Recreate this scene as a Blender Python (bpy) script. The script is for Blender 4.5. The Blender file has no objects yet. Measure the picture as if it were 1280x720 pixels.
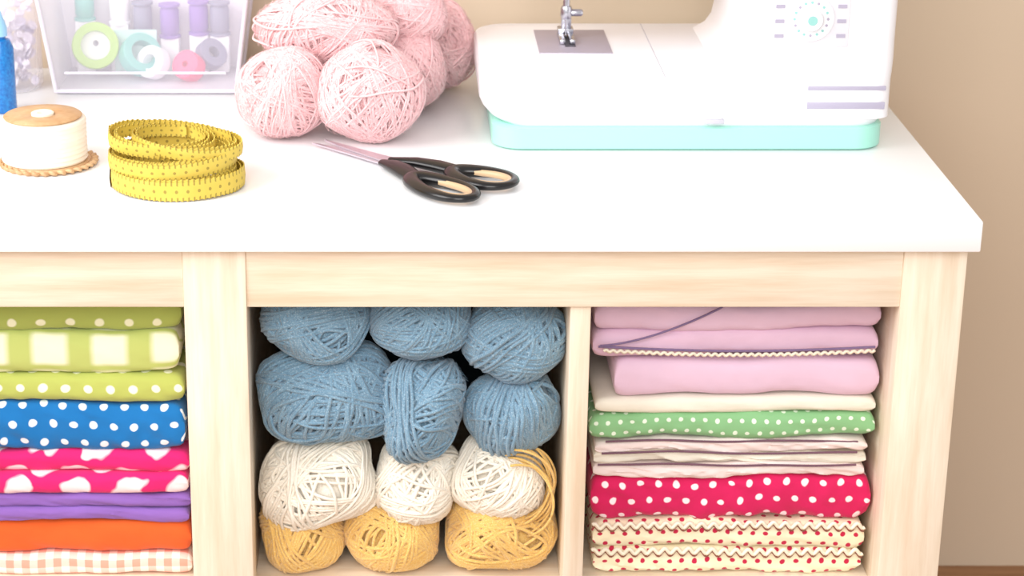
import bpy, bmesh, math, random
import numpy as np
from mathutils import Vector, Matrix, noise
R = random.Random(7)
scene = bpy.context.scene
COL = scene.collection
pi = math.pi

# ------------------------------------------------------------------ materials
def lin(c):
    return tuple(((v/255)/12.92 if v/255 <= .04045 else ((v/255+.055)/1.055)**2.4) for v in c)+(1,)

def new_mat(name, rgb=(200,200,200), rough=.6, metal=0, **kw):
    m = bpy.data.materials.new(name); m.use_nodes = True
    b = m.node_tree.nodes['Principled BSDF']
    b.inputs['Base Color'].default_value = lin(rgb)
    b.inputs['Roughness'].default_value = rough
    b.inputs['Metallic'].default_value = metal
    for k, v in kw.items(): b.inputs[k].default_value = v
    return m

class NB:
    def __init__(s, m):
        s.m = m; s.t = m.node_tree; s.b = s.t.nodes['Principled BSDF']
    def n(s, typ, **kw):
        x = s.t.nodes.new(typ)
        for k, v in kw.items(): setattr(x, k, v)
        return x
    def link(s, a, b): s.t.links.new(a, b)
    def M(s, op, a, b=None, c=None):
        x = s.n('ShaderNodeMath', operation=op)
        for i, v in enumerate((a, b, c)):
            if v is None: continue
            if isinstance(v, (int, float)): x.inputs[i].default_value = v
            else: s.link(v, x.inputs[i])
        return x.outputs[0]
    def uv(s):
        tc = s.n('ShaderNodeTexCoord'); sp = s.n('ShaderNodeSeparateXYZ')
        s.link(tc.outputs['UV'], sp.inputs[0]); return sp.outputs[0], sp.outputs[1]
    def mix(s, f, a, b):
        x = s.n('ShaderNodeMix', data_type='RGBA')
        if isinstance(f, (int, float)): x.inputs[0].default_value = f
        else: s.link(f, x.inputs[0])
        for v, i in ((a, 6), (b, 7)):
            if isinstance(v, tuple): x.inputs[i].default_value = v
            else: s.link(v, x.inputs[i])
        return x.outputs[2]
    def noise(s, scale, detail=2, vec=None, mscale=None):
        x = s.n('ShaderNodeTexNoise'); x.inputs['Scale'].default_value = scale; x.inputs['Detail'].default_value = detail
        tc = s.n('ShaderNodeTexCoord')
        mp = s.n('ShaderNodeMapping')
        if mscale: mp.inputs['Scale'].default_value = mscale
        s.link(tc.outputs['Object'], mp.inputs[0]); s.link(mp.outputs[0], x.inputs['Vector'])
        return x.outputs['Fac']
    def bump(s, h, strength=.3, dist=.001):
        x = s.n('ShaderNodeBump'); x.inputs['Strength'].default_value = strength; x.inputs['Distance'].default_value = dist
        s.link(h, x.inputs['Height']); s.link(x.outputs[0], s.b.inputs['Normal'])
    def base(s, c): s.link(c, s.b.inputs['Base Color'])

def wood(name, ms, c1=(240,227,208), c2=(220,199,172)):
    m = new_mat(name, c1, .5); q = NB(m)
    f = q.noise(9, 5, mscale=ms)
    fine = q.noise(60, 3, mscale=ms)
    g = q.noise(5, 2)
    f2 = q.M('ADD', q.M('ADD', q.M('MULTIPLY', f, .65), q.M('MULTIPLY', g, .25)), q.M('MULTIPLY', fine, .2))
    cr = q.n('ShaderNodeValToRGB'); q.link(f2, cr.inputs[0])
    cr.color_ramp.elements[0].position = .38; cr.color_ramp.elements[0].color = lin(c2)
    cr.color_ramp.elements[1].position = .68; cr.color_ramp.elements[1].color = lin(c1)
    q.base(cr.outputs[0]); q.bump(f, .1, .0005); return m

def cloth_bump(q):
    q.bump(q.noise(1400, 1), .3, .0006)
    q.b.inputs['Sheen Weight'].default_value = .15
def cloth(name, rgb, rough=.9, var=.10):
    m = new_mat(name, rgb, rough); q = NB(m)
    d = tuple(int(v*(1-var)) for v in rgb)
    q.base(q.mix(q.noise(30, 3), lin(d), lin(rgb))); cloth_bump(q); return m
def polka(name, bg, dot, s=.02, r=.3, jitter=0, sv=None):
    m = new_mat(name, bg, .9); q = NB(m); u, v = q.uv(); sv = sv or s
    if jitter:
        nz = q.noise(40, 1)
        u = q.M('ADD', u, q.M('MULTIPLY', q.M('SUBTRACT', nz, .5), jitter))
        v = q.M('ADD', v, q.M('MULTIPLY', q.M('SUBTRACT', nz, .5), jitter))
    vv = q.M('DIVIDE', v, sv); row = q.M('FLOOR', vv)
    uu = q.M('ADD', q.M('DIVIDE', u, s), q.M('MULTIPLY', q.M('FLOORED_MODULO', row, 2), .5))
    fu = q.M('SUBTRACT', q.M('FRACT', uu), .5); fv = q.M('MULTIPLY', q.M('SUBTRACT', q.M('FRACT', vv), .5), sv/s)
    d = q.M('SQRT', q.M('ADD', q.M('MULTIPLY', fu, fu), q.M('MULTIPLY', fv, fv)))
    f = q.M('SUBTRACT', 1, q.M('SMOOTH_MIN', q.M('MAXIMUM', q.M('MULTIPLY', q.M('SUBTRACT', d, r-.03), 18), 0), 1, .01))
    f = q.M('MAXIMUM', f, 0)
    q.base(q.mix(f, lin(bg), lin(dot))); cloth_bump(q); return m
def blocks(name, bg, fg, su, sv, wu=.5, wv=.6, soft=.05):
    m = new_mat(name, bg, .9); q = NB(m); u, v = q.uv()
    def band(x, s, w):
        d = q.M('ABSOLUTE', q.M('SUBTRACT', q.M('FRACT', q.M('DIVIDE', x, s)), .5))
        mr = q.n('ShaderNodeMapRange'); q.link(d, mr.inputs[0])
        mr.inputs[1].default_value = w/2+soft; mr.inputs[2].default_value = w/2-soft
        return mr.outputs[0]
    f = q.M('MULTIPLY', band(u, su, wu), band(v, sv, wv))
    q.base(q.mix(f, lin(bg), lin(fg))); cloth_bump(q); return m
def gingham(name, c, w, s):
    m = new_mat(name, c, .9); q = NB(m); u, v = q.uv()
    a = q.M('LESS_THAN', q.M('FRACT', q.M('DIVIDE', u, s)), .5)
    b = q.M('LESS_THAN', q.M('FRACT', q.M('DIVIDE', v, s)), .5)
    q.base(q.mix(q.M('MULTIPLY', q.M('ADD', a, b), .5), lin(w), lin(c))); cloth_bump(q); return m
def yarn_mat(name, c1, c2, c3=None):
    m = new_mat(name, c1, .95); q = NB(m)
    a = q.mix(q.noise(55, 4), lin(c2), lin(c1))
    fl = q.M('MULTIPLY', q.M('MAXIMUM', q.M('SUBTRACT', q.noise(700, 2), .5), 0), 3.0)
    q.base(q.mix(q.M('MINIMUM', fl, .6), a, lin(c3 or c1)))
    q.bump(q.noise(900, 2), .8, .001)
    q.b.inputs['Sheen Weight'].default_value = .4
    return m

# ------------------------------------------------------------------ mesh helpers
def empty(name, loc):
    e = bpy.data.objects.new(name, None); e.location = loc; e.empty_display_size = .03
    COL.objects.link(e); return e
def add(name, verts, faces, mat, loc=(0,0,0), parent=None, smooth=False, uvs=None, angle=None):
    me = bpy.data.meshes.new(name); L = Vector(loc)
    me.from_pydata([tuple(Vector(v)-L) for v in verts], [], faces)
    bm = bmesh.new(); bm.from_mesh(me); bmesh.ops.recalc_face_normals(bm, faces=bm.faces); bm.to_mesh(me); bm.free()
    if uvs is not None:
        ul = me.uv_layers.new(name='UVMap')
        for l in me.loops: ul.data[l.index].uv = uvs[l.vertex_index]
    if isinstance(mat, (list, tuple)):
        for m in mat: me.materials.append(m)
    else: me.materials.append(mat)
    if smooth: me.polygons.foreach_set('use_smooth', [True]*len(me.polygons))
    if angle: me.set_sharp_from_angle(angle=math.radians(angle))
    o = bpy.data.objects.new(name, me); o.location = L
    COL.objects.link(o)
    if parent:
        o.parent = parent; o.matrix_parent_inverse = Matrix.Translation(-Vector(parent.location))
    return o
def center(verts):
    a = np.array([tuple(v) for v in verts]); return tuple((a.min(0)+a.max(0))/2)
def box(name, x0, x1, y0, y1, z0, z1, mat, bev=.0015, parent=None, seg=2):
    bm = bmesh.new(); bmesh.ops.create_cube(bm, size=1)
    c = Vector(((x0+x1)/2, (y0+y1)/2, (z0+z1)/2))
    for v in bm.verts: v.co = Vector((v.co.x*(x1-x0), v.co.y*(y1-y0), v.co.z*(z1-z0)))
    if bev: bmesh.ops.bevel(bm, geom=bm.edges[:], offset=bev, segments=seg, profile=.5, affect='EDGES')
    me = bpy.data.meshes.new(name); bm.to_mesh(me); bm.free(); me.materials.append(mat)
    me.polygons.foreach_set('use_smooth', [True]*len(me.polygons)); me.set_sharp_from_angle(angle=math.radians(40))
    o = bpy.data.objects.new(name, me); o.location = c; COL.objects.link(o)
    if parent:
        o.parent = parent; o.matrix_parent_inverse = Matrix.Translation(-Vector(parent.location))
    return o
def rrect(x0, x1, y0, y1, r, n=8):
    pts = []
    for cx, cy, a0 in ((x1-r, y1-r, 0), (x0+r, y1-r, 90), (x0+r, y0+r, 180), (x1-r, y0+r, 270)):
        for i in range(n+1):
            a = math.radians(a0+90*i/n); pts.append((cx+r*math.cos(a), cy+r*math.sin(a)))
    return pts
def loft(name, secs, mat, parent=None, angle=35):
    """secs: list of (z,x0,x1,y0,y1,r)"""
    V = []; F = []; n = None
    for z, x0, x1, y0, y1, r in secs:
        p = rrect(x0, x1, y0, y1, r); n = len(p); V += [(a, b, z) for a, b in p]
    for k in range(len(secs)-1):
        for i in range(n):
            j = (i+1) % n; F.append((k*n+i, k*n+j, (k+1)*n+j, (k+1)*n+i))
    F.append(tuple(range(n))); F.append(tuple(range((len(secs)-1)*n, len(secs)*n)))
    return add(name, V, F, mat, center(V), parent, True, None, angle)
def lathe(name, prof, c, mat, parent=None, seg=40, rot=None, angle=40):
    V = []; F = []; m = len(prof)
    for i in range(seg):
        a = 2*pi*i/seg
        for r, z in prof: V.append(Vector((r*math.cos(a), r*math.sin(a), z)))
    for i in range(seg):
        j = (i+1) % seg
        for k in range(m-1):
            F.append((i*m+k, j*m+k, j*m+k+1, i*m+k+1))
    if prof[0][0] > 1e-6 and prof[0] != prof[-1]: F.append(tuple(i*m for i in range(seg)))
    if prof[-1][0] > 1e-6 and prof[0] != prof[-1]: F.append(tuple(i*m+m-1 for i in range(seg)))
    if rot is not None: V = [rot @ v for v in V]
    V = [v+Vector(c) for v in V]
    return add(name, V, F, mat, c, parent, True, None, angle)
def tube_data(P, r, sides=8, closed=False, flat=1.0, rr=None):
    P = [Vector(p) for p in P]; n = len(P); V = []; F = []
    for i in range(n):
        a = P[(i-1) % n] if (closed or i > 0) else P[i]
        b = P[(i+1) % n] if (closed or i < n-1) else P[i]
        T = (b-a).normalized(); up = Vector((0, 0, 1))
        if abs(T.z) > .95: up = Vector((0, 1, 0))
        S = T.cross(up).normalized(); U = S.cross(T).normalized()
        q = rr[i] if rr else r
        for k in range(sides):
            t = 2*pi*k/sides; V.append(P[i]+S*math.cos(t)*q+U*math.sin(t)*q*flat)
    for i in range(n if closed else n-1):
        j = (i+1) % n
        for k in range(sides):
            l = (k+1) % sides; F.append((i*sides+k, i*sides+l, j*sides+l, j*sides+k))
    if not closed: F += [tuple(range(sides)), tuple(range((n-1)*sides, n*sides))]
    return V, F
def tube(name, P, r, mat, parent=None, sides=10, closed=False, flat=1.0, rr=None):
    V, F = tube_data(P, r, sides, closed, flat, rr)
    return add(name, V, F, mat, center(V), parent, True, None, 60)
def prism(name, pts, z0, z1, mat, parent=None):
    n = len(pts); V = [(x, y, z0) for x, y in pts]+[(x, y, z1) for x, y in pts]
    F = [tuple(range(n)), tuple(range(n, 2*n))]+[(i, (i+1) % n, n+(i+1) % n, n+i) for i in range(n)]
    return add(name, V, F, mat, center(V), parent)

# ------------------------------------------------------------------ yarn
def yarn(name, c, rad, mat, seed, axis=(0,-1,.2), tilt=66, N=95, sr=.0015, bands=4, stray=6, parent=None, rough=.03, fuzz=500, lump=.05, sq=2.0, zmin=None, xlim=None, roll=0, hair=.0002):
    rs = np.random.RandomState(seed); rad = np.array(rad)
    ax = np.array(axis, float); ax /= np.linalg.norm(ax)
    t1 = np.cross(ax, [0, 0, 1.0]) if abs(ax[2]) < .9 else np.cross(ax, [1.0, 0, 0]); t1 /= np.linalg.norm(t1); t2 = np.cross(ax, t1)
    ph1 = rs.rand(6)*6
    def bulge(P):  # low-frequency softness of a hand-squashed ball, sq>2 = packed / boxier
        b = 1+lump*(.5*np.sin(2.1*P[:, 0]*1.5+ph1[0])*np.cos(2.3*P[:, 2]+ph1[1])+.5*np.sin(3.1*P[:, 2]+2*P[:, 1]+ph1[2])+.35*np.sin(4.5*P[:, 0]-3*P[:, 2]+ph1[3]))
        return b/((np.abs(P)**sq).sum(1)**(1/sq))
    V = []; F = []; off = 0; S = 5; n = 44
    bm = bmesh.new(); bmesh.ops.create_uvsphere(bm, u_segments=28, v_segments=20, radius=1)
    C = np.array([tuple(v.co) for v in bm.verts]); V.append(C*bulge(C)[:, None]*.925*(rad-sr)); F += [tuple(v.index for v in f.verts) for f in bm.faces]; off = len(bm.verts); bm.free()
    def loop(nv, o, h, a0=0, a1=2*pi, lift=0, closed=True, rr=None):
        nonlocal off
        rr = rr or sr*rs.uniform(.8, 1.12)
        nv = nv/np.linalg.norm(nv)
        e1 = np.cross(nv, [.31, .77, .55]); e1 /= np.linalg.norm(e1); e2 = np.cross(nv, e1)
        th = np.linspace(a0, a1, n, endpoint=not closed)
        wob = .03*np.sin(th*3+rs.rand()*6)+.016*np.sin(th*7+rs.rand()*6)
        oo = np.clip(o+wob, -.97, .97)
        q = np.sqrt(1-oo**2)
        P = (np.cos(th)*q)[:, None]*e1+(np.sin(th)*q)[:, None]*e2+oo[:, None]*nv
        hh = (1+h+.014*np.sin(th*2+rs.rand()*6)+.006*np.sin(th*9+rs.rand()*6)+lift*np.sin(np.linspace(0, pi, n)))*bulge(P)
        Bn = P/rad; Bn /= np.linalg.norm(Bn, axis=1)[:, None]
        P = P*(rad-sr)*hh[:, None]
        if closed: T = np.roll(P, -1, 0)-np.roll(P, 1, 0)
        else: T = np.gradient(P, axis=0)
        T /= np.linalg.norm(T, axis=1)[:, None]+1e-9
        Sd = np.cross(T, Bn); Sd /= np.linalg.norm(Sd, axis=1)[:, None]+1e-9
        ph = np.arange(S)*2*pi/S
        X = P[:, None, :]+rr*(np.cos(ph)[None, :, None]*Bn[:, None, :]+np.sin(ph)[None, :, None]*Sd[:, None, :])
        V.append(X.reshape(-1, 3))
        for i in range(n if closed else n-1):
            j = (i+1) % n
            for k in range(S):
                l = (k+1) % S; F.append((off+i*S+k, off+i*S+l, off+j*S+l, off+j*S+k))
        off += n*S
    tl = math.radians(tilt)
    k = 0
    while k < N:
        m = rs.randint(4, 9); azb = 2*pi*k/N+rs.randn()*.1; tb = tl+rs.randn()*.10; hb = rough*rs.rand()
        for j in range(m):
            az = azb+(j-m/2)*.02; t = tb+rs.randn()*.01
            nv = ax*math.cos(t)+(t1*math.cos(az)+t2*math.sin(az))*math.sin(t)
            loop(nv, (j-m/2)*1.9*sr/rad.mean(), -.035+hb+.01*rs.rand())
        k += m
    for b in range(bands):
        t = tl+rs.uniform(-.45, .25); az = rs.rand()*2*pi
        nv = ax*math.cos(t)+(t1*math.cos(az)+t2*math.sin(az))*math.sin(t)
        o0 = rs.uniform(-.45, .45)
        m = rs.randint(5, 11)
        for j in range(m):
            loop(nv+rs.randn(3)*.03, o0+(j-m/2)*2.1*sr/rad.mean(), .005+rough*.45*rs.rand()+.008*b/4)
    for s in range(stray):
        nv = rs.randn(3); a = rs.rand()*6
        loop(nv, rs.uniform(-.5, .5), .02, a, a+rs.uniform(1, 2.4), rs.uniform(.02, .08), False)
    if fuzz:
        D = rs.randn(fuzz, 3); D /= np.linalg.norm(D, axis=1)[:, None]
        tg = np.cross(D, rs.randn(fuzz, 3)); tg /= np.linalg.norm(tg, axis=1)[:, None]
        base = D*(rad-sr)*(bulge(D)*(.99+.03*rs.rand(fuzz)))[:, None]
        ln = rs.uniform(.004, .010, fuzz)[:, None]; hr = hair
        p0 = base; p1 = base+tg*ln*.5+D*ln*.30; p2 = base+tg*ln+D*ln*rs.uniform(0, .45, fuzz)[:, None]
        sd = np.cross(tg, D)
        A = []
        for p, w in ((p0, 1), (p1, .9), (p2, .4)):
            for q_ in (sd*hr*w, D*hr*w*1.5, -sd*hr*w): A.append(p+q_)
        A = np.stack(A, 1).reshape(-1, 3); V.append(A)
        for i in range(fuzz):
            o_ = off+i*9
            for s_ in (0, 3):
                for k_ in range(3):
                    l_ = (k_+1) % 3; F.append((o_+s_+k_, o_+s_+l_, o_+s_+3+l_, o_+s_+3+k_))
        off += fuzz*9
    V = np.concatenate(V)
    if roll:
        cr_, sr_ = math.cos(math.radians(roll)), math.sin(math.radians(roll))
        V = np.stack([V[:, 0]*cr_-V[:, 2]*sr_, V[:, 1], V[:, 0]*sr_+V[:, 2]*cr_], 1)
    V = V+np.array(c)
    if zmin is not None: V[:, 2] = np.maximum(V[:, 2], zmin)
    if xlim: V[:, 0] = np.clip(V[:, 0], *xlim)
    return add(name, V.tolist(), F, mat, c, parent, True)

# ------------------------------------------------------------------ fabric
def fabric(name, x0, x1, y0, z0, z1, mats, layers=2, depth=.30, seed=0, wav=.0022, jag=.006, tilt=0, crk=1.0):
    """folded cloth, fold edges facing the front (-y)"""
    V = []; F = []; U = []; FM = []; rs = random.Random(seed)
    t = (z1-z0)/layers; nx = 110; off = 0
    for L in range(layers):
        fy = y0+rs.uniform(0, jag); a0 = x0+rs.uniform(0, jag*.7); a1 = x1-rs.uniform(0, jag*.7)
        zc = z0+t*(L+.5); h = t/2*1.0
        rr = min(h*1.1, .014)
        prof = [(depth-(depth-rr)*i/8, -1.0) for i in range(9)]
        for i in range(1, 14):
            a = -pi/2-pi*i/14; c_ = math.cos(a); s_ = math.sin(a)
            prof.append((rr-rr*abs(c_)**.8, math.copysign(abs(s_)**.8, s_)))
        prof += [(rr+(depth-rr)*i/8, 1.0) for i in range(9)]
        m = len(prof); s = 0; arc = [0]
        for i in range(1, m):
            s += math.hypot(prof[i][0]-prof[i-1][0], (prof[i][1]-prof[i-1][1])*h); arc.append(s)
        for i in range(nx+1):
            q = -1+2*i/nx; x = a0+(a1-a0)*i/nx
            e = (1-abs(q)**26)**.5 if abs(q) < 1 else 0
            e = .45+.55*e
            for j, (py, pz) in enumerate(prof):
                w = noise.noise(Vector((x*13, seed*3.1+L*1.7, pz*.25)))*wav*1.5
                w2 = noise.noise(Vector((x*60+pz*1.4, seed*2.3+L*2.7, pz*1.3+9)))*wav*.5*crk
                w3 = abs(noise.noise(Vector((x*28+pz*2.2, seed*4.3+L*1.3, pz*.9))))*wav*1.0*crk
                y = fy+py+(noise.noise(Vector((x*11, seed+L*5.5, 3)))*.005+w2*1.8+w3*1.6*(1 if py < .03 else 0))
                z = zc+pz*h*e+(w+w2)*(1 if py < .1 else .3)+tilt*(x-(x0+x1)/2)
                V.append((x, y, max(z, .3025))); U.append((x+seed*.013, arc[j]+L*.011))
        for i in range(nx):
            for j in range(m-1):
                F.append((off+i*m+j, off+(i+1)*m+j, off+(i+1)*m+j+1, off+i*m+j+1)); FM.append(L % len(mats))
        F.append(tuple(off+j for j in range(m))); FM.append(L % len(mats))
        F.append(tuple(off+nx*m+j for j in range(m))); FM.append(L % len(mats))
        off += (nx+1)*m
    o = add(name, V, F, mats, center(V), None, True, U, 60)
    o.data.polygons.foreach_set('material_index', FM)
    return o

# ================================================================== ROOM
wallm = new_mat('wall_paint', (206,190,168), .9); q = NB(wallm)
q.base(q.mix(q.noise(1.2, 3), lin((218,200,178)), lin((208,188,163)))); q.bump(q.noise(120, 4), .1, .001)
floorm = wood('floor_oak', (.6, 8, 1), (176,132,94), (140,98,64))
def slab(name, x0, x1, y0, y1, z0, z1, m): return box(name, x0, x1, y0, y1, z0, z1, m, 0)
slab('wall_back', -3, 3, .685, .785, 0, 2.6, wallm)
slab('floor', -3, 3, -4, .685, -.05, 0, floorm)

# ================================================================== CABINET
W_v = wood('birch_vertical', (7, 7, .5)); W_h = wood('birch_horizontal', (.5, 7, 9)); W_d = wood('birch_panel', (7, .8, 5))
topm = new_mat('white_laminate', (246,247,249), .22)
darkm = new_mat('cabinet_back_shade', (46,68,84), .9)  # shade of the deep interior put into the panel colour
cab = empty('sewing_table', (0, .3, 0))
box('tabletop', -.70, .608, 0, .66, .716, .75, topm, .002, cab)
for i, (a, b) in enumerate(((-.64, -.573), (-.230, -.163), (.532, .599))):
    box('post_%d' % i, a, b, .015, .06, 0, .716, W_v, .0015, cab)
    box('rear_leg_%d' % i, a, b, .57, .62, 0, .716, W_v, .0015, cab)
    box('side_panel_%d' % i, a+.002, b-.002, .06, .57, .06, .716, W_d, 0, cab)
box('rail_centre', -.163, .532, .0175, .040, .6486, .716, W_h, .001, cab)
box('rail_side', -.573, -.230, .0175, .040, .6486, .716, W_h, .001, cab)
box('divider', .182, .204, .022, .555, .302, .716, W_v, .001, cab)
for nm, a, b in (('centre', -.165, .534), ('side', -.575, -.228)):
    box('shelf_'+nm, a, b, .024, .56, .282, .302, W_h, .001, cab)
    box('lower_shelf_'+nm, a, b, .024, .56, .06, .082, W_h, .001, cab)
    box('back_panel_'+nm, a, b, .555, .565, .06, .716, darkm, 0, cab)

# ================================================================== FABRICS, centre-right compartment
lilac = cloth('lilac_cotton', (230,198,220), var=.05); lilac2 = cloth('lilac_cotton_b', (226,192,215), var=.05)
cream = cloth('cream_cotton', (246,240,224)); creamp = cloth('blush_cotton', (246,228,224)); plum = cloth('plum_cotton', (120,84,100))
greend = polka('green_dot', (134,186,132), (226,240,220), .0135, .19, .002)
magd = polka('crimson_dot', (208,18,88), (255,235,240), .0205, .19, .006)
reddot = polka('cream_red_dot', (246,236,204), (196,30,70), .0145, .2, .004)
fx0, fx1 = .2115, .531
fabric('red_dotted_cream_fabric', fx0+.005, fx1-.003, .068, .303, .369, [reddot], 2, seed=1, wav=.003)
fabric('crimson_polka_fabric', fx0, fx1, .066, .3705, .4235, [magd], 1, seed=2, wav=.004)
fabric('blush_striped_fabric', fx0+.003, fx1-.008, .070, .425, .4705, [creamp, cream, creamp], 3, seed=3, wav=.004, crk=.6)
fabric('green_polka_fabric', fx0-.001, fx1-.001, .066, .472, .503, [greend], 1, seed=4, wav=.003, crk=.6)
fabric('cream_fabric', fx0+.002, fx1, .066, .504, .5215, [cream], 1, seed=5, wav=.002, crk=.4)
fabric('lilac_fabric', fx0+.022, fx1, .066, .523, .568, [lilac], 1, seed=6, wav=.004, crk=.18)
fabric('lilac_trimmed_fabric', fx0, fx1-.004, .070, .570, .634, [lilac2, lilac], 2, seed=7, wav=.005, jag=.004, crk=.18)
def trimline(name, x0, x1, y, zf, r, mat, amp=0, per=.012):
    n = int((x1-x0)/.0015); P = []
    for i in range(n+1):
        x = x0+(x1-x0)*i/n; P.append((x, y+noise.noise(Vector((x*9, y*40, 2)))*.001, zf(x)+amp*math.sin(x/per*2*pi)))
    return tube(name, P, r, mat, None, 6)
greyp = cloth('grey_piping', (132,110,150)); ricm = cloth('ricrac_cream', (252,244,222)); brownm = cloth('ricrac_brown', (150,84,66))
piping = empty('piping_trim', (.37, .066, .6))
lacee = empty('ricrac_trim', (.37, .064, .35))
def par(o, e): o.parent = e; o.matrix_parent_inverse = Matrix.Translation(-Vector(e.location))
low = lambda x: .583-.006*math.sin((x-.21)*9.6)
par(trimline('piping_low', fx0+.006, fx1-.010, .0665, lambda x: low(x)+.002, .0014, greyp), piping)
par(trimline('piping_lace', fx0+.012, fx1-.010, .0665, lambda x: low(x)-.0025, .0019, ricm, .0012, .008), piping)
par(trimline('piping_diag', fx0+.008, fx0+.14, .0655, lambda x: .586+.045*((x-fx0-.008)/.132)**1.6, .0012, greyp), piping)
for i, z in enumerate((.3355, .3685)):
    par(trimline('ricrac_%d' % i, fx0+.006, fx1-.006, .0645, lambda x, z=z: z+noise.noise(Vector((x*14, z*50, 0)))*.002, .0024, ricm, .0030, .0135), lacee)
    par(trimline('ricrac_edge_%d' % i, fx0+.006, fx1-.006, .0665, lambda x, z=z: z-.0042+noise.noise(Vector((x*14, z*50, 0)))*.002, .0014, brownm, .0032, .0135), lacee)
for i, z in enumerate((.4405, .4555, .4695)):
    par(trimline('stripe_piping_%d' % i, fx0+.010+.004*i, fx1-.02, .0705, lambda x, z=z: z+noise.noise(Vector((x*12, z*30, 0)))*.003, .0013, plum), piping)

# ================================================================== FABRICS, left compartment
lx0, lx1 = -.55, -.2335
olive = polka('olive_dot', (168,184,92), (238,241,208), .032, .16, .004)
blockg = blocks('green_blocks', (192,205,116), (246,246,218), .066, .043, .58, .8, .06)
limed = polka('lime_dot', (184,194,98), (246,248,224), .025, .2, .004)
blued = polka('blue_dot', (6,112,182), (236,246,252), .0225, .2, .004)
magt = polka('magenta_triangle', (222,24,112), (252,228,232), .062, .26, .03, .04)
purp = cloth('violet_cotton', (146,104,190)); orange = cloth('orange_cotton', (238,100,34))
ging = gingham('coral_gingham', (238,160,140), (252,236,226), .018)
fabric('coral_gingham_fabric', lx0, lx1, .066, .303, .3275, [ging], 1, seed=11, crk=.5)
fabric('orange_fabric', lx0, lx1-.001, .068, .3285, .370, [orange], 1, seed=12, wav=.003, crk=.5)
fabric('violet_fabric', lx0, lx1-.002, .066, .3715, .403, [purp], 2, seed=13, crk=.6)
fabric('magenta_print_fabric', lx0, lx1-.002, .066, .4045, .455, [magt], 2, seed=14, crk=.6)
fabric('blue_polka_fabric', lx0, lx1-.003, .064, .4565, .513, [blued], 1, seed=15, wav=.004, crk=.8)
fabric('lime_polka_fabric', lx0, lx1-.004, .070, .5145, .548, [limed], 1, seed=16, wav=.003, crk=.5)
fabric('green_block_fabric', lx0, lx1-.006, .070, .5495, .597, [blockg], 1, seed=17, wav=.003, crk=.5)
fabric('olive_polka_fabric', lx0, lx1-.005, .074, .598, .645, [olive], 1, seed=18, wav=.003, crk=.5)

# ================================================================== YARN in centre compartment
bl = yarn_mat('blue_yarn', (130,165,187), (90,130,158), (186,210,222)); wh = yarn_mat('cream_yarn', (250,243,230), (236,225,205), (255,252,244)); ye = yarn_mat('yellow_yarn', (240,202,120), (222,172,84), (252,228,166))
pk = yarn_mat('pink_yarn', (253,212,214), (248,194,198), (255,232,232))
Y = .10
for i, (x, z, rx, ry, rz, ax, dy, sr, ro) in enumerate([
    (-.094, .605, .058, .05, .039, (.3,-1,.1), 0, .0021, -8), (.024, .608, .055, .05, .039, (1,-.6,.3), 0, .0022, 6), (.128, .586, .051, .05, .049, (1,-.5,.2), -.004, .0026, 0),
    (-.080, .516, .078, .052, .051, (1,-.55,.3), 0, .0024, 7), (.024, .505, .046, .055, .055, (.1,-1,.1), -.016, .0022, -8), (.126, .494, .053, .052, .047, (1,-.4,.9), 0, .0026, 5)]):
    yarn('blue_yarn_ball', (x, Y+dy, z), (rx, ry, rz), bl, 20+i, ax, 58 if i in (2,3,5) else 64, 58, sr, 6, 22, rough=.13, lump=.11, sq=2.3, fuzz=2600, roll=ro, xlim=(-.1625, .1815), hair=.00022)
for i, (x, z, rx, ry, rz, ax, ro) in enumerate([
    (-.092, .410, .068, .052, .049, (.4,-1,.3), 6), (.019, .411, .047, .05, .046, (.2,-1,.4), -10), (.112, .415, .053, .05, .045, (-.4,-1,.6), -8)]):
    yarn('cream_yarn_ball', (x, Y-.004, z), (rx, ry, rz), wh, 30+i, ax, 54, 54, .0021, 8, 40, rough=.14, lump=.12, sq=2.2, fuzz=2400, roll=ro, xlim=(-.1625, .1815), hair=.00022)
for i, (x, z, rx, ry, rz, ax, ro) in enumerate([
    (-.111, .348, .049, .046, .045, (.3,-1,.1), 5), (-.008, .348, .056, .048, .045, (-.5,-1,.3), -6), (.113, .354, .063, .05, .050, (.8,-1,.2), 9)]):
    yarn('yellow_yarn_ball', (x, Y, z), (rx, ry, rz), ye, 40+i, ax, 54, 52, .0023, 8, 34, rough=.13, lump=.10, sq=2.15, fuzz=2200, roll=ro, zmin=.3023, xlim=(-.1625, .1815), hair=.00022)
# loose yellow strands spilling up beside the cream ball
V = []; F = []; rs2 = random.Random(5)
for k in range(9):
    P = []; ox, oz, oy = rs2.uniform(-.006, .004), rs2.uniform(-.012, .012), rs2.uniform(-.006, .008)
    for i in range(26):
        a = -1.2+2.9*i/25
        P.append((min(.128+.044*math.cos(a)+ox, .178), .064+oy+.010*math.sin(a*1.4+k), .412+oz+.046*math.sin(a)))
    v, f = tube_data(P, .0015, 6); b = len(V); V += v; F += [tuple(j+b for j in t) for t in f]
add('loose_yellow_yarn', V, F, ye, center(V), None, True)

# ================================================================== PINK YARN on the table
for i, (c, r, ax) in enumerate([
    ((-.137, .322, .805), (.054, .05, .0545), (-.5,-.7,.7)), ((-.036, .308, .809), (.061, .056, .0585), (.2,-.3,1)),
    ((-.088, .385, .868), (.080, .055, .047), (.2,-.9,.6)), ((.040, .545, .809), (.058, .05, .0585), (.5,-1,.3)),
    ((-.105, .45, .803), (.055, .055, .053), (0,-.3,1)), ((-.002, .44, .805), (.058, .055, .055), (0,-.3,1)),
    ((.002, .455, .872), (.056, .05, .044), (.5,-.5,.6))]):
    yarn('pink_yarn_ball', c, r, pk, 50+i, ax, 68, 130, .0014, 3, 8, rough=.045, fuzz=4000, lump=.06, sq=2.1, zmin=.7503)

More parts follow.
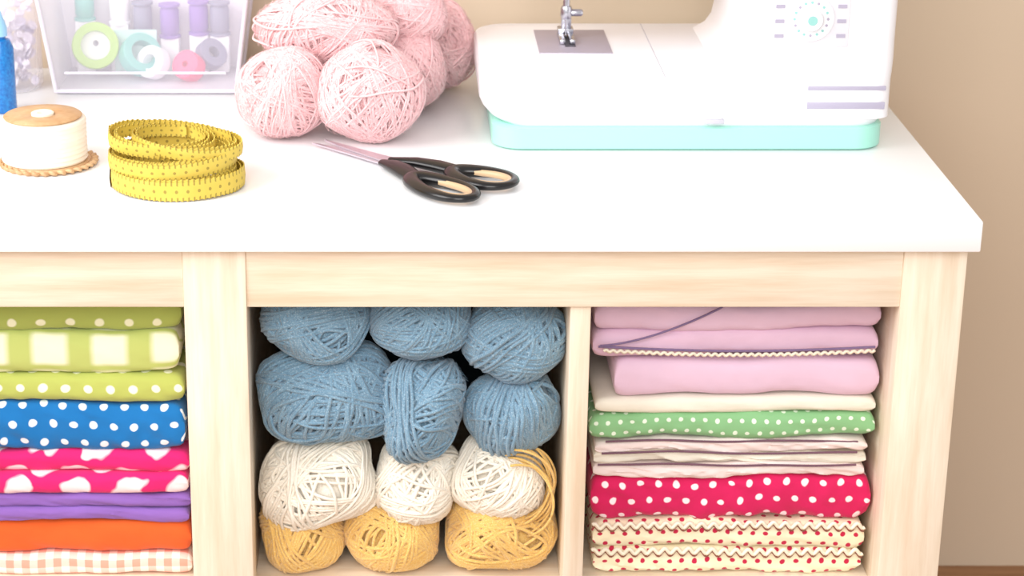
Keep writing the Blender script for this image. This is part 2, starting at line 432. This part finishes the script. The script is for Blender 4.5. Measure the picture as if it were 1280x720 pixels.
# ================================================================== SEWING MACHINE
white = new_mat('machine_white', (244,243,247), .3); mint = new_mat('machine_mint', (168,228,211), .35)
grey = new_mat('machine_grey', (176,170,190), .4); seam = new_mat('machine_seam', (196,194,204), .5)
steel = new_mat('steel', (190,190,198), .25, 1.0); platem = new_mat('needle_plate', (176,168,182), .4, .3)
teal = new_mat('print_teal', (150,205,200), .5); printm = new_mat('print_grey', (226,225,232), .5)
sm = empty('sewing_machine', (.33, .4, .75))
loft('base_tray', [(.75, .112, .556, .268, .53, .03), (.753, .107, .560, .263, .535, .034), (.777, .106, .560, .262, .536, .034), (.7788, .109, .557, .265, .533, .032)], mint, sm)
loft('bed', [(.7788, .118, .556, .268, .53, .034), (.786, .106, .560, .262, .536, .04), (.797, .096, .562, .2605, .541, .042), (.806, .092, .563, .26, .543, .042), (.832, .092, .563, .26, .543, .042), (.8365, .0945, .5615, .2625, .541, .04), (.838, .099, .558, .267, .537, .036)], white, sm)
loft('pillar', [(.79, .358, .5635, .2585, .53, .02), (.834, .358, .5635, .2585, .53, .02), (.839, .368, .564, .2585, .53, .02), (.846, .380, .5645, .2587, .53, .02), (.858, .388, .565, .259, .53, .02), (.88, .392, .565, .260, .53, .02), (1.04, .393, .566, .262, .53, .02), (1.06, .40, .558, .272, .52, .02)], white, sm)
loft('arm', [(.955, .10, .43, .37, .50, .02), (.962, .092, .43, .362, .508, .025), (1.045, .092, .43, .362, .508, .025), (1.06, .104, .43, .374, .496, .02)], white, sm)
loft('needle_head', [(.932, .14, .25, .385, .485, .015), (.95, .135, .26, .38, .49, .015), (.97, .135, .26, .38, .49, .015)], white, sm)
box('needle_plate', .166, .2535, .375, .497, .8375, .8392, platem, .0006, sm)
box('feed_slot', .199, .212, .405, .46, .839, .8396, new_mat('slot_dark', (70,66,76), .5), 0, sm)
lathe('needle_bar', [(.0042, .865), (.0042, .95)], (.202, .442, 0), steel, sm, 16)
lathe('needle', [(.0008, .840), (.0011, .868)], (.202, .442, 0), steel, sm, 10)
lathe('needle_clamp', [(.006, .866), (.007, .869), (.007, .878), (.006, .881)], (.202, .442, 0), steel, sm, 18)
lathe('clamp_screw', [(.0042, 0), (.0045, .002), (.0045, .012), (.003, .014)], (.208, .442, .873), steel, sm, 16, Matrix.Rotation(pi/2, 3, 'Y'))
lathe('presser_bar', [(.0035, .862), (.0035, .95)], (.203, .458, 0), steel, sm, 14)
box('presser_ankle', .197, .209, .450, .463, .850, .872, steel, .001, sm)
box('presser_foot_left', .193, .200, .415, .468, .8398, .8455, steel, .001, sm)
box('presser_foot_right', .205, .212, .415, .468, .8398, .8455, steel, .001, sm)
box('presser_foot_bridge', .193, .212, .450, .468, .8440, .8510, steel, .001, sm)
tube('presser_lever', [(.203, .458, .90), (.218, .462, .894), (.232, .47, .900)], .002, steel, sm, 8)
box('seam_front', .3025, .3035, .2594, .262, .790, .834, seam, 0, sm)
box('seam_top', .3025, .3035, .265, .535, .8375, .8383, seam, 0, sm)
box('release_button', .349, .372, .2565, .262, .784, .789, seam, .0008, sm)
box('stripe_upper', .466, .555, .2578, .2595, .8235, .8285, grey, .0003, sm)
box('stripe_lower', .466, .555, .2578, .2595, .8015, .8095, grey, .0003, sm)
box('dial_plate', .420, .508, .2583, .2615, .874, .955, printm, .0008, sm)
rx = Matrix.Rotation(pi/2, 3, 'X')
lathe('dial_ring', [(.024, 0), (.026, .001), (.026, .003), (.024, .004), (.0001, .004)], (.464, .259, .907), white, sm, 48, rx)
lathe('dial_knob', [(.013, .004), (.013, .011), (.011, .0135), (.0001, .0135)], (.464, .259, .907), white, sm, 40, rx)
lathe('dial_mark', [(.0055, .0135), (.0055, .014), (.0001, .014)], (.464, .259, .907), teal, sm, 24, rx)
for i in range(16):
    a = 2*pi*i/16
    lathe('dial_dot_%d' % i, [(.0016, 0), (.0016, .0006), (.0001, .0006)], (.464+.019*math.cos(a), .2552, .907+.019*math.sin(a)), teal if i % 3 else grey, sm, 10, rx)
for i in range(4):
    box('stitch_print_l%d' % i, .424, .434, .2575, .2584, .885+i*.017, .889+i*.017, grey, 0, sm)
    box('stitch_print_r%d' % i, .494, .504, .2575, .2584, .885+i*.017, .889+i*.017, grey, 0, sm)
lathe('handwheel', [(.03, 0), (.036, .004), (.036, .018), (.03, .022), (.0001, .022)], (.565, .42, .99), white, sm, 40, Matrix.Rotation(pi/2, 3, 'Y'))

# ================================================================== SCISSORS
sc = empty('scissors', (0, .2, .752))
black = new_mat('handle_black', (18,16,18), .25); inner = new_mat('handle_inner_beige', (206,176,140), .4)
blade = new_mat('blade_steel', (214,204,214), .3, .7)
Pv = Vector((-.010, .190))
def bladeshape(tip, tail, w, side):
    tip = Vector(tip); tail = Vector(tail); d = (tail-tip).normalized(); nrm = Vector((-d.y, d.x))*side
    L = (tail-tip).length
    return [tuple(tip+d*L*a+nrm*w*b) for a, b in ((0, 0), (.06, .25), (.25, .55), (.6, .85), (.85, 1), (1, .8), (1, -.45), (.8, -.5), (.4, -.2), (.1, -.05))]
prism('blade_a', bladeshape((-.102, .280), (.006, .178), .012, 1), .7535, .7553, blade, sc)
prism('blade_b', bladeshape((-.088, .288), (.010, .186), .012, -1), .7556, .7574, blade, sc)
lathe('pivot_screw', [(.0055, .7570), (.0055, .7590), (.004, .7598), (.0001, .7598)], (Pv.x, Pv.y, 0), steel, sc, 20)
def loopring(name, c, a, b, ang, z, r, egg=.25):
    P = []; Q = []; rr = []
    for i in range(48):
        t = 2*pi*i/48; k = 1+egg*math.cos(t)
        x = a*math.cos(t); y = b*math.sin(t)*k
        P.append((c[0]+x*math.cos(ang)-y*math.sin(ang), c[1]+x*math.sin(ang)+y*math.cos(ang), z))
        x *= .88; y *= .74
        Q.append((c[0]+x*math.cos(ang)-y*math.sin(ang), c[1]+x*math.sin(ang)+y*math.cos(ang), z))
        rr.append(r*(1.0+.3*math.cos(t+pi)))
    tube(name, P, r, black, sc, 12, True, .75, rr)
    tube(name+'_lining', Q, r*.5, inner, sc, 10, True, 1.0)
loopring('handle_loop_lower', (.045, .092), .047, .021, math.radians(-50), .7585, .0080)
loopring('handle_loop_upper', (.090, .129), .038, .024, math.radians(-36), .7585, .0078)
tube('handle_shank_lower', [(-.020, .194, .757), (-.006, .176, .758), (.005, .155, .7585), (.016, .132, .758)], .006, black, sc, 12, False, .6, [.006, .011, .0125, .0105])
tube('handle_shank_upper', [(-.012, .197, .7585), (.018, .186, .7595), (.042, .170, .7595), (.062, .154, .759)], .006, black, sc, 12, False, .6, [.006, .009, .011, .0105])

# ================================================================== TAPE MEASURE
tm = new_mat('tape_yellow', (226,200,70), .6); q = NB(tm); u, v = q.uv()
tick = q.M('LESS_THAN', q.M('FRACT', q.M('DIVIDE', u, .006)), .3)
edge = q.M('GREATER_THAN', q.M('ABSOLUTE', q.M('SUBTRACT', v, .5)), .30)
du = q.M('DIVIDE', q.M('SUBTRACT', q.M('FRACT', q.M('DIVIDE', u, .012)), .5), .14); dv = q.M('DIVIDE', q.M('SUBTRACT', v, .5), .09)
num = q.M('LESS_THAN', q.M('ADD', q.M('MULTIPLY', du, du), q.M('MULTIPLY', dv, dv)), 1)
f = q.M('MINIMUM', q.M('ADD', q.M('MULTIPLY', tick, edge), num), 1)
bc = q.mix(q.noise(25, 3), lin((200,172,62)), lin((228,202,92)))
q.base(q.mix(q.M('MULTIPLY', f, .6), bc, lin((96,80,30))))
V = []; F = []; UV = []; off = 0
def strip(cx, cy, z0, r0, r1, turns, w, tiltx, tilty, ph, ell=1.0):
    global off
    n = int(300*turns); s = 0; prev = None
    for i in range(n+1):
        t = i/n; a = ph+2*pi*turns*t; r = r0+(r1-r0)*t+.0015*math.sin(a*1.7+ph)
        x = cx+r*math.cos(a); y = cy+r*math.sin(a)*ell
        z = max(z0+tiltx*(x-cx)+tilty*(y-cy)+.0012*math.sin(a*2.6), .7512)
        if prev: s += math.dist(prev, (x, y))
        prev = (x, y); nx_, ny_ = math.cos(a), math.sin(a)
        sc_ = .0007*math.cos(2*pi*s/.006)
        for (dr, dz, vv) in ((-.0006, -sc_, 0), (.0006, -sc_, 0), (.0015, w/2, .5), (.0006, w+sc_, 1), (-.0006, w+sc_, 1), (.0002, w/2, .5)):
            V.append((x+nx_*dr, y+ny_*dr, z+dz)); UV.append((s, vv))
    for i in range(n):
        for k in range(6):
            l = (k+1) % 6; F.append((off+i*6+k, off+(i+1)*6+k, off+(i+1)*6+l, off+i*6+l))
    off += (n+1)*6
strip(-.243, .124, .7525, .060, .073, 4.2, .021, 0, 0, 2.0, .84)
strip(-.250, .130, .7750, .058, .071, 3.6, .017, .03, .03, 4.0, .84)
strip(-.262, .140, .792, .046, .059, 3.3, .014, -.08, .05, 1.0, .82)
strip(-.234, .134, .792, .052, .062, 2.2, .013, -.10, .02, .4, .80)
add('tape_measure', V, F, tm, center(V), None, True, UV, 50)

# ================================================================== RIBBON SPOOL
rs_ = empty('ribbon_spool', (-.402, .212, .75))
ribm = new_mat('ribbon_cream', (248,240,226), .6); q = NB(ribm); q.base(q.mix(q.noise(9, 3, mscale=(1, 1, 14)), lin((236,224,204)), lin((252,247,238))))
cork = wood('cork_wood', (3, 3, 3), (214,178,136), (176,130,86))
prof = [(.0001, .757)]
for i in range(9):
    z = .757+i*.0052; prof += [(.0475, z), (.0485, z+.002), (.0475, z+.0048)]
prof += [(.046, .8045), (.04, .8055), (.014, .8055), (.0135, .803), (.0001, .803)]
lathe('ribbon_roll', prof, (-.402, .212, 0), ribm, rs_, 56)
lathe('spool_top', [(.013, .8055), (.043, .8055), (.044, .807), (.042, .8085), (.015, .8085), (.013, .807), (.013, .8055)], (-.402, .212, 0), cork, rs_, 48)
lathe('spool_core', [(.006, .795), (.0128, .795), (.0128, .810), (.011, .811), (.006, .810), (.006, .795)], (-.402, .212, 0), ribm, rs_, 32)
P = []
for i in range(260):
    a = 2*pi*i/260; r = .0515+.0028*math.sin(a*32); P.append((-.398+r*math.cos(a), .212+r*math.sin(a), .7535+.0012*math.sin(a*32+1)))
tube('lace_edge', P, .0024, cork, rs_, 6, True)
lathe('spool_base', [(.0001, .7505), (.050, .7505), (.051, .753), (.049, .7565), (.0001, .7565)], (-.400, .212, 0), cork, rs_, 48)

# ================================================================== CLEAR ORGANISER
clear = new_mat('clear_plastic', (240,237,248), .12, 0, Alpha=.18); rim = new_mat('clear_plastic_rim', (240,236,247), .15, 0, Alpha=.7)
frost = new_mat('frosted_plastic', (240,236,246), .3, 0, Alpha=.75)
og = empty('plastic_storage_box', (-.32, .59, .75))
def quadwall(name, pts, thick, mat):
    a, b, c, d = [Vector(p) for p in pts]; nn = (b-a).cross(d-a).normalized()*thick
    V = [a, b, c, d, a+nn, b+nn, c+nn, d+nn]
    return add(name, V, [(0,1,2,3),(4,5,6,7),(0,1,5,4),(1,2,6,5),(2,3,7,6),(3,0,4,7)], mat, center(V), og)
bx0, bx1, tx0, tx1, yb0, yt0, yb1, zt = -.436, -.208, -.456, -.188, .522, .510, .655, .90
quadwall('front', [(bx0, yb0, .753), (bx1, yb0, .753), (tx1, yt0, zt), (tx0, yt0, zt)], -.0025, clear)
quadwall('left', [(bx0, yb0, .753), (bx0, yb1, .753), (tx0, yb1, zt), (tx0, yt0, zt)], .0025, frost)
quadwall('right', [(bx1, yb0, .753), (bx1, yb1, .753), (tx1, yb1, zt), (tx1, yt0, zt)], -.0025, frost)
quadwall('rear', [(bx0, yb1, .753), (bx1, yb1, .753), (tx1, yb1, zt), (tx0, yb1, zt)], .0025, frost)
box('bottom', bx0, bx1, yb0, yb1, .7505, .754, rim, .001, og)
for nm, P in (('edge_l', [(bx0, yb0, .753), (tx0, yt0, zt)]), ('edge_r', [(bx1, yb0, .753), (tx1, yt0, zt)]), ('edge_b', [(bx0, yb0, .754), (bx1, yb0, .754)]), ('edge_rear', [(bx1, yb1, .753), (tx1, yb1, zt)]), ('rim_front', [(tx0, yt0, zt), (tx1, yt0, zt)])):
    tube(nm, P, .0028, rim, og, 8)
tube('inner_lip', [(bx0+.012, .520, .778), (bx1-.012, .520, .778)], .0018, rim, og, 8)
def roll(name, c, r, ri, w, m, rot): lathe(name, [(ri, -w/2), (r-.001, -w/2), (r, -w/2+.001), (r, w/2-.001), (r-.001, w/2), (ri, w/2), (ri, -w/2)], c, m, og, 36, rot)
cgreen = new_mat('tape_green', (160,200,70), .5); cteal = new_mat('tape_teal', (110,190,180), .5); cpink = new_mat('tape_pink', (240,70,120), .5)
cpur = new_mat('thread_purple', (134,100,180), .7); cwhite = new_mat('thread_white', (246,246,250), .6); cgrey = new_mat('thread_grey', (130,130,155), .7)
RX = lambda a: Matrix.Rotation(a, 3, 'X'); RY = lambda a: Matrix.Rotation(a, 3, 'Y')
roll('washi_green', (-.392, .58, .799), .030, .019, .014, cgreen, RX(1.25) @ RY(.2))
roll('washi_white', (-.392, .592, .799), .022, .004, .012, cwhite, RX(1.25))
roll('washi_teal', (-.335, .585, .786), .027, .016, .02, cteal, RX(.9) @ RY(.5))
roll('tape_white', (-.318, .575, .778), .021, .010, .018, cwhite, RX(1.1) @ RY(-.5))
roll('tape_pink', (-.272, .575, .773), .019, .004, .022, cpink, RX(1.0) @ RY(-.4))
roll('tape_grey', (-.245, .60, .783), .020, .008, .016, cgrey, RX(.8) @ RY(.6))
box('pattern_card', -.37, -.315, .600, .603, .760, .815, new_mat('card_teal_print', (190,226,220), .6), .0005, og)
for i, (x, z, m) in enumerate(((-.30, .822, cpur), (-.262, .826, cpur), (-.335, .825, cgrey), (-.235, .825, cgrey), (-.365, .84, cwhite), (-.41, .845, cteal))):
    lathe('thread_spool_%d' % i, [(.014, -.022), (.014, -.019), (.010, -.018), (.0125, -.014), (.0125, .014), (.010, .018), (.014, .019), (.014, .022), (.0001, .022)], (x, .625, z), [m], og, 24)
    box('spool_stand_%d' % i, x-.012, x+.012, .615, .635, .7545, z-.0215, cwhite, .002, og)

# ================================================================== JAR + BLUE BOTTLE
jar = empty('button_jar', (-.50, .56, .75))
jg = new_mat('jar_glass', (240,238,246), .1, 0, Alpha=.3)
lathe('glass', [(.0001, .7505), (.038, .7505), (.042, .756), (.042, .86), (.034, .872), (.034, .89)], (-.50, .56, 0), jg, jar, 40)
btn = new_mat('button_white', (238,230,240), .4); btn2 = new_mat('button_grey', (205,196,216), .4)
for i in range(150):
    a = R.uniform(0, 2*pi); rr = R.uniform(.012, .034); z = R.uniform(.758, .868); r = R.uniform(.005, .008)
    lathe('button_%d' % i, [(.0001, -.001), (r, -.001), (r, .0008), (r*.8, .0015), (r*.7, .0005), (.0001, .0005)], (-.50+rr*math.cos(a), .56+rr*math.sin(a), z), btn if i % 3 else btn2, jar, 12,
          RX(R.uniform(.3, 1.6)) @ RY(R.uniform(-1, 1)))
bt = empty('blue_glitter_bottle', (-.489, .44, .75))
bm1 = new_mat('blue_glitter', (20,90,180), .25); q = NB(bm1); q.base(q.mix(q.noise(300, 2), lin((10,60,150)), lin((40,150,220))))
lathe('body', [(.0001, .7505), (.015, .7505), (.017, .753), (.017, .83), (.013, .84), (.008, .842), (.008, .85)], (-.489, .44, 0), bm1, bt, 32)
lathe('cap', [(.0105, .845), (.0105, .856), (.004, .875), (.0001, .876)], (-.489, .44, 0), new_mat('cap_blue', (150,200,235), .4), bt, 28)

# ================================================================== LIGHT, WORLD, CAMERA
w = bpy.data.worlds.new('World'); scene.world = w; w.use_nodes = True
bg = w.node_tree.nodes['Background']; bg.inputs[0].default_value = (1, .985, .97, 1); bg.inputs[1].default_value = .82
def area(name, loc, target, size, power, col):
    l = bpy.data.lights.new(name, 'AREA'); l.size = size; l.energy = power; l.color = col
    o = bpy.data.objects.new(name, l); o.location = loc
    o.rotation_euler = (Vector(target)-Vector(loc)).to_track_quat('-Z', 'Y').to_euler(); COL.objects.link(o)
area('window_light', (-1.9, -.8, 2.1), (0, .2, .7), 1.6, 58, (1, .98, .97))
area('front_fill_light', (-.2, -2.4, 1.9), (.05, .1, .5), 1.6, 52, (1, .975, .95))  # unseen fill lamp, added in front to brighten the compartments

cam = bpy.data.cameras.new('Camera'); co = bpy.data.objects.new('Camera', cam); COL.objects.link(co)
cam.sensor_width = 36; cam.lens = 2700/1280*36; cam.shift_x = 140/1280
co.location = (0, -2.14, 1.447); co.rotation_euler = (math.radians(90-19.8), 0, 0)
cam.dof.use_dof = True; cam.dof.focus_distance = 2.36; cam.dof.aperture_fstop = 6.3
scene.camera = co
scene.view_settings.view_transform = 'Standard'
scene.view_settings.look = 'None'
